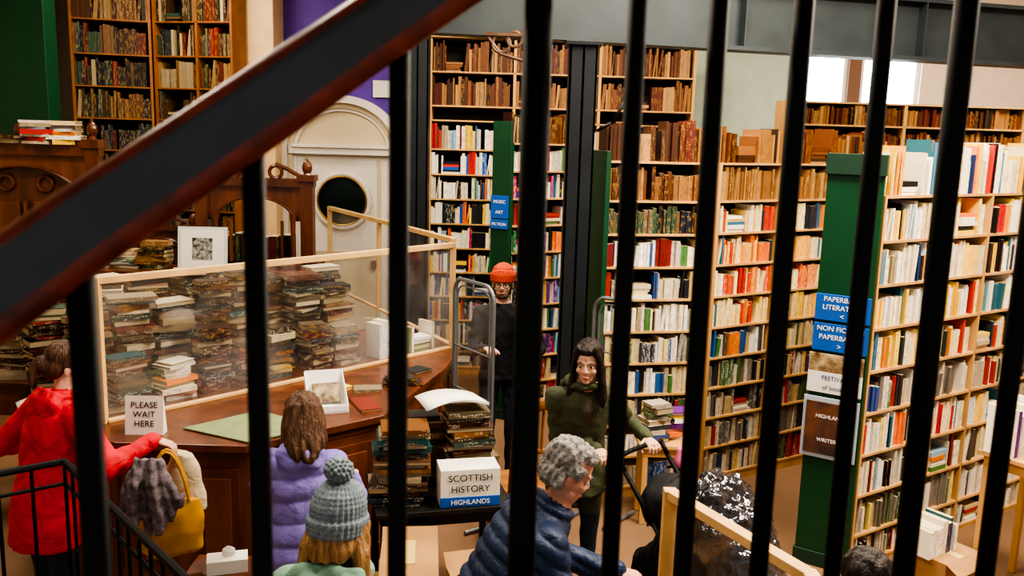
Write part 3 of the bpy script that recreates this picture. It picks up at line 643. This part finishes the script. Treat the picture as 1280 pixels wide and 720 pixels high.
def person(name,x,y,H,rot,jacket,lean=0,wl=None,wr=None,head_yaw=0,head_pitch=0,trouser=denim,bulk=1.0,sk=skin,quilt=0,hem=.40,hands=(1,1),collar=None,sidel=0,handD=None,headfwd=0,shoulder=1.0,curl=.7,hs=1.0,folds=1.0,browm=None,open_=None):
    rz=math.radians(rot); e=empty(name,(x,y,0),rz); inv=Matrix.Rotation(-rz,3,'Z')
    def loc(w): return inv@(Vector(w)-Vector((x,y,0)))
    la=math.radians(lean); Pv=Vector((0,.0+(.06 if lean>25 else 0),.53*H)); T=Vector((math.sin(math.radians(sidel)),-math.sin(la),math.cos(la))).normalized(); X=Vector((1,0,0))
    nb=Pv+T*.30*H
    g=G(); b=bulk
    def sp(t): return Pv+ (T*max(t,0)+Vector((0,0,1))*min(t,0))*.30*H
    secs=[(-.42 if hem<.45 else -.1,.104,.088),(-.15,.103,.08),(.05,.096,.074),(.35,.087,.066),(.65,.097,.071),(.85,.094,.064),(.97,.066,.050),(1.05,.040,.040)]
    g.loft([(sp(t),rx*H*b,ry*H*b) for t,rx,ry in secs],n=24,S=X)
    hp=nb+(T*.5+Vector((0,-.3*math.sin(la)-.05-headfwd,.8))).normalized()*.083*H+Vector((0,-.01,0))
    g.cap(sp(.95),.034*H,hp-Vector((0,0,.03)),.031*H)
    sh={}
    for s,wt in ((1,wl),(-1,wr)):
        S_=sp(.86)+X*s*.098*H*shoulder*b**.5; 
        if wt is None: W_=S_+Vector((s*.04*H,-.06*H,-.30*H))
        else: W_=loc(wt)
        E_,W_=ik(S_,W_,.175*H,.152*H,Vector((s*.5,.6,-.7)))
        g.cap(sp(.84)+X*s*.05*H,.040*H*b,S_,.038*H*b); g.cap(S_,.037*H*b,E_,.030*H*b); g.cap(E_,.029*H*b,W_-(W_-E_).normalized()*.01,.022*H*b)
        sh[s]=(S_,E_,W_)
        hx=s*.052*H; Hp=Pv+Vector((hx,0,-.03*H)); K=Vector((hx*1.05,-.015*H,.285*H)); A=Vector((hx*1.0,.01*H,.045*H))
        g.cap(Hp,.054*H,K,.036*H); g.cap(K,.035*H,A,.025*H); g.cap(A-Vector((0,0,.015*H)),.024*H,A+Vector((s*.01*H,-.10*H,-.025*H)),.02*H)
    if collar: g.loft([(sp(.93),.062*H*b,.052*H*b),(sp(1.0),.055*H*b,.05*H*b),(sp(1.08),.048*H*b,.045*H*b)],n=20,S=X)
    Ea=[np.array(sh[s][1]) for s in (1,-1)]
    def dfn(co):
        r=nz(co,38)*.003*folds+nz(co,17,2.)*.005*folds
        r=r+np.sin(co[:,2]*60+7*np.sin(co[:,0]*9)+5*np.sin(co[:,1]*11))*.003*folds*np.clip(nz(co,9,1.)*3,0,1)
        for E in Ea:
            dd=np.linalg.norm(co-E,axis=1); r=r+np.exp(-(dd/.09)**2)*np.sin(dd*110+co[:,0]*30)*.005*folds
        if quilt:
            tt=(co-np.array(Pv))@np.array(T); up=co[:,2]>.44*H
            r=r*.7+np.where(up,np.abs(np.sin(tt*math.pi/quilt+.6*np.sin(co[:,0]*7)))**.7*.013-.007,0)
        return r
    me=remesh(g,.009,4,dfn)
    n=len(me.polygons); ce=np.empty(n*3); me.polygons.foreach_get('center',ce); ce=ce.reshape(-1,3)
    mi=np.zeros(n,dtype=np.int32)
    mi[ce[:,2]<hem*H]=1; mi[ce[:,2]<.06*H]=2
    for s in (1,-1):
        W_=np.array(sh[s][2]); near=(np.linalg.norm(ce-W_,axis=1)<.12*H); mi[(near)&(mi==1)]=0
    tN=(ce-np.array(nb))@np.array(T); dN=np.linalg.norm(ce-np.array(hp),axis=1)
    mi[(tN>(.035 if collar else .012)*H)&(dN<.085*H)]=3
    o=bpy.data.objects.new('body',me); 
    me.materials.clear()
    for m in (jacket,trouser,shoe,sk): me.materials.append(m)
    me.polygons.foreach_set('material_index',mi)
    link(o,e)
    g=G()
    for s in (1,-1):   # cuffs
        S_,E_,W_=sh[s]; D=(W_-E_).normalized(); g.cap(W_-D*.03,.0225*H*b,W_-D*.008,.0215*H*b)
    meshobj('cuffs',remesh(g,.006,2),[jacket],e)
    for s in (1,-1):
        if hands[0 if s==1 else 1]:
            S_,E_,W_=sh[s]; D=(W_-E_).normalized()
            if handD is not None: D=(inv@Vector(handD)).normalized()
            Nn=Vector((0,0,-1)) if abs(D.z)<.8 else Vector((-s,0,0))
            hand(e,'hand_l' if s==1 else 'hand_r',W_,D,Nn,-s,sk,curl,H/1.75)
    R=Matrix.Rotation(math.radians(head_yaw),4,'Z')@Matrix.Rotation(math.radians(head_pitch),4,'X')
    M=head(e,hp+Vector((0,0,.028*H/1.7)),R,sk,(.98 if H>1.5 else .95)*hs,browm=browm)
    return e,M,dict(hp=hp,nb=nb,T=T,sp=sp,sh=sh,loc=loc)
def headpart(e,M,name,g,m,voxel=.006,sm=2,fr=0,amp=0):
    def dfn(co):
        a=nz(co,60)*amp
        if fr: a=a+amp*np.sin(co[:,0]*fr+3*np.sin(co[:,2]*14))*np.sin(co[:,1]*fr*.8+1)
        return a
    me=remesh(g,voxel,sm,dfn if amp else None); me.transform(M); return meshobj(name,me,[m],e)
def hair(col,nm): return mat(nm,col,.5,var=.5,vscale=60,stretch=(1,1,.08),bump=.8,bscale=130,spec=.4)
def hoodback(e,I,m,w=1.0,folds=.010):
    sp=I['sp']; g=G(); g.loft([(sp(.80)+Vector((0,.085,0)),.05*w,.02),(sp(.88)+Vector((0,.085,0)),.115*w,.055),(sp(1.0)+Vector((0,.075,.01)),.12*w,.065),(sp(1.10)+Vector((0,.055,.0)),.095*w,.055)],n=20,S=(1,0,0))
    g.torus(sp(1.05)+Vector((0,.02,0)),.085*w,.022,n=24)
    meshobj('hood',remesh(g,.008,3,lambda co:nz(co,45)*folds),[m],e)
def cloth(n,c,r=.65,**k): return mat(n,c,r,var=.12,vscale=10,bump=.7,bscale=9,weave=.35,spec=.3,**k)
# 1 red woman
redj=cloth('red_jacket','c8162a')
e,M,I=person('woman_in_red_coat',-2.34,4.22,1.71,146,redj,lean=12,wr=(-1.80,4.27,1.22),wl=(-2.55,4.60,1.08),head_yaw=-10,head_pitch=18,hem=.40,bulk=1.2,collar=1,handD=(.8,.2,-.3))
g=G(); g.ell((0,.02,.045),(.083,.1,.088),n=20); g.ell((0,.06,-.01),(.073,.06,.07)); g.ell((0,.12,-.01),(.035,.04,.05)); g.loft([((0,.13,0),.03,.03),((0.01,.15,-.06),.028,.025),((0,.14,-.13),.012,.012)],n=10); 
for s in (-1,1): g.ell((s*.064,.0,.02),(.022,.05,.05))
headpart(e,M,'hair',g,hair('4a3020','hair_brown'),amp=.003,fr=160)
hoodback(e,I,redj,1.05)
def bag():
    ox,oy=-1.70,4.20
    e=empty('yellow_tote_bag',(ox,oy,0),.3); g=G()
    g.loft([((0,0,.63),.10,.03),((0,0,.66),.15,.06),((0,0,.76),.165,.07),((0,0,.86),.15,.05),((0,0,.93),.145,.02)],n=20,S=(1,0,0))
    me=remesh(g,.009,3,lambda co:nz(co,30)*.008); meshobj('bag_body',me,[mat('mustard_leather','c48c18',.45,var=.15,vscale=12,bump=.3,bscale=12)],e)
    g=G()
    for s in (-1,1):
        pts=[(-.11+.20*i/10,s*.02,.92+.27*math.sin(math.pi*i/10)**.7) for i in range(11)]; g.tube(pts,.007)
    g.obj('straps',[mat('mustard_leather','c48c18')],e)
    e=empty('grey_scarf',(ox-.05,oy-.12,0),.1); g=G()
    for k,(dx,zb,r,dy) in enumerate(((-.11,.90,.026,0),(-.07,.82,.03,-.03),(-.02,.78,.03,.01),(.03,.80,.028,-.03),(.07,.86,.03,0),(.11,.93,.022,.01))):
        g.loft([((dx*.4,0,1.19),r*.8,.025),((dx*.8,dy-.02,1.08),r,.03),((dx*1.1,dy,.98),r*1.1,.032),((dx*1.2+.01,dy+.01,zb+.06),r*1.05,.028),((dx*1.3,dy,zb),r*.6,.012)],n=12,S=(1,0,0))
    me=remesh(g,.007,1,lambda co:nz(co,70)*.006+np.sin(co[:,0]*150+co[:,2]*20)*.003); meshobj('scarf_folds',me,[mat('grey_knit','6a6066',.9,var=.35,vscale=35,bump=.5,bscale=90)],e)
    e=empty('cream_coat',(ox+.02,oy+.16,0),.1); g=G(); g.loft([((0,0,1.12),.05,.04),((-.02,0,1.0),.1,.05),((-.02,0,.85),.13,.06),((0,0,.78),.12,.04)],n=16,S=(1,0,0)); me=remesh(g,.01,3,lambda co:nz(co,35)*.012); meshobj('cloth',me,[cloth('cream_cloth','b8a88c')],e)
bag()
# 2 girl in purple jacket
pj=cloth('lavender_jacket','8478c0',.6)
e,M,I=person('girl_in_purple_jacket',-1.0,4.05,1.52,182,pj,lean=7,wl=(-1.22,4.45,1.0),wr=(-.82,4.45,.98),head_pitch=14,head_yaw=12,hem=.42,bulk=1.10,quilt=.11)
g=G(); g.ell((0,.015,.045),(.088,.104,.09),n=20); g.loft([((0,.05,.06),.086,.065),((0,.07,-.03),.09,.055),((0,.085,-.10),.097,.045),((-.03,.10,-.15),.097,.035),((-.07,.11,-.18),.055,.015)],n=20,S=(1,0,0))
for s in (-1,1): g.loft([((s*.07,0,.04),.028,.055),((s*.083,.02,-.05),.026,.05),((s*.092,.04,-.13),.022,.03)],n=12,S=(1,0,0))
headpart(e,M,'hair',g,hair('563c2a','hair_light_brown'),amp=.005,fr=150)
hoodback(e,I,pj,.95)
# 3 grey beanie
mint=cloth('mint_coat','7ea490')
e,M,I=person('woman_in_grey_beanie',-.57,2.68,1.62,168,mint,lean=6,head_pitch=10,hem=.42,bulk=1.16,collar=1,hs=1.03)
hblond=hair('a07a50','hair_blonde')
g=G(); g.ell((0,.04,0),(.08,.085,.08),n=20)
for s in (-1,1): g.loft([((s*.07,0,.02),.03,.05),((s*.085,.02,-.08),.035,.05),((s*.10,.02,-.15),.03,.04),((s*.11,-.02,-.2),.015,.02)],n=12,S=(1,0,0))
g.loft([((0,.06,0),.08,.05),((0,.08,-.06),.08,.04),((0,.085,-.10),.06,.03)],n=16,S=(1,0,0))
headpart(e,M,'hair',g,hblond,amp=.004,fr=150)
hoodback(e,I,mint,1.25,.016)
def beanie(e,M,m,pom=None,h=.0,dz=0):
    g=G(); g.loft([((0,.012,-.025+dz),.088,.104),((0,.012,-.02+dz),.098,.114),((0,.012,.03+dz),.100,.116),((0,.012,.036+dz),.091,.106),((0,.015,.08),.089,.103),((0,.02,.12),.074,.086),((0,.025,.15+h),.042,.05),((0,.028,.16+h),.008,.008)],n=32,S=(1,0,0))
    def dfn(co):
        a=np.arctan2(co[:,1]-.012,co[:,0]); return np.sin(a*34)*.0022*(co[:,2]<.14)+np.sin(co[:,2]*420)*.0008
    me=remesh(g,.0042,2,dfn); me.transform(M); meshobj('beanie',me,[m],e)
    if pom:
        g=G(); g.ell((0,.03,.185+h),(.048,.048,.042),n=24); me=remesh(g,.003,1,lambda co:nz(co,260)*.007); me.transform(M); meshobj('pompom',me,[m],e)
beanie(e,M,mat('grey_wool','76838c',.95,var=.2,vscale=70,bump=.5,bscale=120),True)
# 4 old man
navy=mat('navy_puffer','1e2f4e',.5,var=.12,vscale=12,bump=.6,bscale=14,weave=.15,spec=.35)
greyh=mat('hair_grey','8c8884',.65,var=.45,vscale=70,bump=.8,bscale=140)
e,M,I=person('man_in_puffer_jacket',-.05,3.15,1.75,102,navy,lean=31,wl=(.48,3.45,1.0),wr=(.44,3.02,.96),head_pitch=28,head_yaw=0,hem=.45,bulk=1.22,quilt=.06,sk=skin2,collar=1,headfwd=.25,hs=1.04,browm=greyh)
g=G(); g.ell((0,.03,.045),(.081,.09,.085),n=20); g.ell((0,.06,-.02),(.072,.055,.06)); g.ell((0,-.01,.08),(.07,.075,.043))
for s in (-1,1): g.ell((s*.072,.0,.025),(.016,.045,.03)); g.ell((s*.068,.045,-.02),(.018,.03,.05))
headpart(e,M,'hair',g,greyh,voxel=.0045,amp=.005,fr=190)
# 5 woman in green coat
olive=cloth('olive_parka','454a36',.75)
e,M,I=person('woman_in_green_parka',.42,5.08,1.68,8,olive,lean=18,wl=(.82,4.93,1.07),wr=(.52,4.86,1.02),head_yaw=-22,head_pitch=8,hem=.33,bulk=1.05,handD=(.25,-.9,-.15),curl=.9,hs=1.04)
hd=hair('1e130e','hair_dark')
g=G(); g.ell((0,.022,.045),(.080,.094,.086),n=20); g.ell((0,-.002,.080),(.070,.082,.042),n=16)
for s in (-1,1): g.loft([((s*.030,-.052,.094),.034,.022),((s*.064,-.045,.06),.018,.03),((s*.078,-.022,.0),.012,.042),((s*.082,-.012,-.07),.015,.042),((s*.089,-.025,-.14),.022,.034),((s*.095,-.045,-.20),.024,.025),((s*.094,-.055,-.25),.012,.012)],n=14,S=(1,0,0))
g.loft([((0,.06,.03),.08,.05),((0,.075,-.06),.08,.045),((0,.08,-.16),.085,.03)],n=16,S=(1,0,0))
headpart(e,M,'hair',g,hd,voxel=.005,amp=.0022,fr=170)
sp=I['sp']; g=G(); g.loft([(sp(1.0)+Vector((0,-.055,0)),.05,.02),(sp(.75)+Vector((0,-.108,0)),.042,.022),(sp(.4)+Vector((0,-.106,0)),.03,.02),(sp(.1)+Vector((0,-.120,0)),.03,.015)],n=14,S=(1,0,0)); meshobj('dark_jumper',remesh(g,.007,2),[mat('taupe_knit','4e4538',.9,var=.15,vscale=40,bump=.5,bscale=90)],e)
hoodback(e,I,olive,1.15,.014)
# 6 man in orange beanie
blackc=cloth('black_jacket','1c1e24',.75)
e,M,I=person('man_in_orange_beanie',-.07,6.92,1.76,-4,blackc,lean=2,wr=(-.19,6.62,1.16),wl=(.2,6.7,1.05),head_pitch=0,hem=.45,bulk=1.0,curl=.8,hs=1.05)
beanie(e,M,mat('orange_wool','c0421c',.9,var=.15,vscale=60,bump=.5,bscale=120),dz=.042)
g=G(); g.ell((0,-.038,-.092),(.052,.054,.028),n=20); g.ell((0,-.086,-.050),(.022,.010,.004)); g.ell((0,-.07,-.095),(.027,.026,.02))
for s in (-1,1): g.ell((s*.058,-.012,-.055),(.009,.026,.036))
headpart(e,M,'beard',g,hair('4a3020','beard_brown'),voxel=.005,amp=.002,fr=200)
g=G()
for s in (-1,1): g.torus((s*.033,-.098,-.002),.022,.0024,Matrix.Rotation(math.pi/2,4,'X'),n=20,k2=6); g.tube([(s*.055,-.096,0),(s*.082,.01,.0)],.002,n=6)
g.tube([(-.011,-.1,0),(.011,-.1,0)],.002,n=6); g.V=[M@v for v in g.V]; g.obj('spectacles',[black],e)
# 7 dark haired customer bottom right
e,M,I=person('dark_haired_customer',1.17,2.60,1.50,175,blackc,lean=5,hem=.42,head_pitch=8)
g=G(); g.ell((0,.02,.045),(.086,.1,.088),n=20); g.loft([((0,.06,.03),.08,.05),((0,.08,-.06),.08,.045),((0,.09,-.16),.07,.03)],n=16,S=(1,0,0)); headpart(e,M,'hair',g,hd,amp=.004,fr=150)
# ------------------------------------------------------------------ stroller
def stroller():
    e=empty('baby_stroller'); g=G()
    A=Vector((.76,4.80,0)); F=Vector((1.34,4.22,0)); d=(F-A).normalized(); sd=Vector((-d.y,d.x,0))
    def Q(a,s,z): return A+d*a+sd*s+Vector((0,0,z))
    w=.2
    hp=[Q(.25,-w,.75),Q(.05,-w,.98)]+[Q(0-.02*math.sin(math.pi*i/8),-w+2*w*i/8,1.05) for i in range(9)]+[Q(.05,w,.98),Q(.25,w,.75)]
    g.tube(hp,.014)
    for s in (-w,w):
        g.tube([Q(.25,s,.75),Q(.75,s*1.1,.14)],.012); g.tube([Q(.3,s,.72),Q(.1,s*1.2,.14)],.012); g.tube([Q(.42,s,.52),Q(.15,s*1.2,.3)],.01)
        for a in (.1,.75):
            R=Matrix.Rotation(math.atan2(sd.y,sd.x),4,'Z')@Matrix.Rotation(math.pi/2,4,'Y'); g.torus(Q(a,s*1.15,.11),.085,.022,R,n=24); g.torus(Q(a,s*1.15,.11),.03,.012,R,n=16,m=1)
            for k in range(4):
                t=math.pi*k/4; v=(d*math.cos(t)+Vector((0,0,1))*math.sin(t))*.08; g.tube([Q(a,s*1.15,.11)-v,Q(a,s*1.15,.11)+v],.005,m=1)
    g.tube([Q(.1,-w*1.2,.14),Q(.1,w*1.2,.14)],.01); g.tube([Q(.75,-w,.14),Q(.75,w,.14)],.01)
    g.obj('chassis',[black,chrome],e,smooth=True)
    g=G(); fab=mat('stroller_fabric','14151a',.75,var=.2,vscale=20)
    g.loft([(Q(.28,0,.88),.17,.02),(Q(.30,0,.7),.19,.05),(Q(.38,0,.5),.19,.07),(Q(.55,0,.42),.19,.05),(Q(.75,0,.40),.17,.03)],n=20,S=sd)
    g.loft([(Q(.12,0,.5),.17,.05),(Q(.12,0,.32),.16,.1),(Q(.25,0,.24),.15,.06)],n=16,S=sd)
    me=remesh(g,.012,3,lambda co:nz(co,30)*.01); meshobj('seat',me,[fab],e)
    g=G()
    for k in range(3):
        a=.22+.1*k; pts=[Q(a+.05*math.sin(math.pi*i/10),w*math.cos(math.pi*i/10),.72+.25*math.sin(math.pi*i/10)-.02*k) for i in range(11)]; g.tube(pts,.007)
    g.obj('hood_ribs',[black],e)
    g=G(); g.ell(Q(.24,0,.80),(.2,.17,.17),n=24,R=Matrix.Rotation(math.atan2(sd.y,sd.x),3,'Z')); me=remesh(g,.012,2,lambda co:nz(co,28)*.012); meshobj('hood',me,[fab],e)
    g=G(); g.loft([(Q(.42,0,1.0),.10,.05),(Q(.50,0,.96),.2,.12),(Q(.62,0,.78),.24,.18),(Q(.72,0,.55),.24,.18),(Q(.80,0,.32),.22,.08)],n=24,S=sd)
    me=remesh(g,.011,1,lambda co:nz(co,22)*.022+nz(co,48,3)*.016+np.abs(nz(co,75,1))*.016)
    m=bpy.data.materials.new('crinkled_plastic'); m.use_nodes=True; N=m.node_tree.nodes; b=N['Principled BSDF']; b.inputs['Base Color'].default_value=(.05,.05,.06,1); b.inputs['Roughness'].default_value=.14; b.inputs['Metallic'].default_value=.6
    v=N.new('ShaderNodeTexVoronoi'); v.feature='DISTANCE_TO_EDGE'; v.inputs['Scale'].default_value=8; bp=N.new('ShaderNodeBump'); bp.inputs['Strength'].default_value=.8; bp.inputs['Distance'].default_value=.02
    n=N.new('ShaderNodeTexNoise'); n.inputs['Scale'].default_value=9; tc=N.new('ShaderNodeTexCoord'); ad=N.new('ShaderNodeMixRGB'); ad.inputs[0].default_value=.2
    LL=m.node_tree.links; LL.new(tc.outputs['Object'],ad.inputs[1]); LL.new(tc.outputs['Object'],n.inputs['Vector']); LL.new(n.outputs['Color'],ad.inputs[2]); LL.new(ad.outputs[0],v.inputs['Vector']); LL.new(v.outputs['Distance'],bp.inputs['Height']); LL.new(bp.outputs[0],b.inputs['Normal'])
    b.inputs['Coat Weight'].default_value=1.0; b.inputs['Coat Roughness'].default_value=.08
    meshobj('rain_cover',me,[m],e)
    e2=empty('pink_bottle',tuple(Q(.10,w+.05,.86)))
    g=G(); g.loft([((0,0,0),.03,.03),((0,0,.1),.032,.032),((0,0,.12),.02,.02),((0,0,.15),.02,.02),((0,0,.17),.012,.012)],n=16); g.obj('bottle',[mat('pink_plastic','e0709a',.3)],e2,smooth=True)
    g=G(); g.torus((0,0,.05),.036,.006); g.tube([(-.03,0,.05),(-.07,-.02,.05)],.008); g.obj('cup_holder',[black],e2)
    e2.parent=e
stroller()
# ------------------------------------------------------------------ lights
def area(x,y,z,s,p,c=(1,.87,.70),rot=(0,0,0)):
    l=bpy.data.lights.new('ceiling_window_light','AREA'); l.shape='DISK'; l.size=s; l.energy=p; l.color=c; o=bpy.data.objects.new('ceiling_window_light',l); o.location=(x,y,z); o.rotation_euler=rot; link(o)
area(-3.5,6.2,4.9,1.2,85); area(.3,7.6,4.95,1.2,160); area(3.2,4.0,4.9,1.4,330); area(1.2,5.2,4.95,1.2,150); area(-1,3.2,4.9,1.2,75); area(-3.5,9.2,4.95,.8,60); area(5,8,4.9,1.2,150)
area(4.1,10.9,3.5,1.2,50,(.85,.92,1),(math.radians(-90),0,0))  # added cool lamp just inside the windows, standing in for their daylight
w=bpy.data.worlds.new('World'); SC.world=w; w.use_nodes=True; w.node_tree.nodes['Background'].inputs[0].default_value=(.95,.90,.84,1); w.node_tree.nodes['Background'].inputs[1].default_value=.45
# ------------------------------------------------------------------ camera
cd=bpy.data.cameras.new('Camera'); cam=bpy.data.objects.new('Camera',cd); link(cam); cd.sensor_width=36; cd.lens=1100/1280*36; cd.clip_start=.02
p=math.atan(192/1100.)
cam.matrix_world=Matrix.Translation((0,0,2.8))@Matrix.Rotation(math.pi/2-p,4,'X')@Matrix.Rotation(.028,4,'Z')
cd.dof.use_dof=True; cd.dof.focus_distance=6.0; cd.dof.aperture_fstop=7
SC.camera=cam
SC.view_settings.view_transform='AgX'; SC.view_settings.look='AgX - High Contrast'; SC.view_settings.exposure=.42
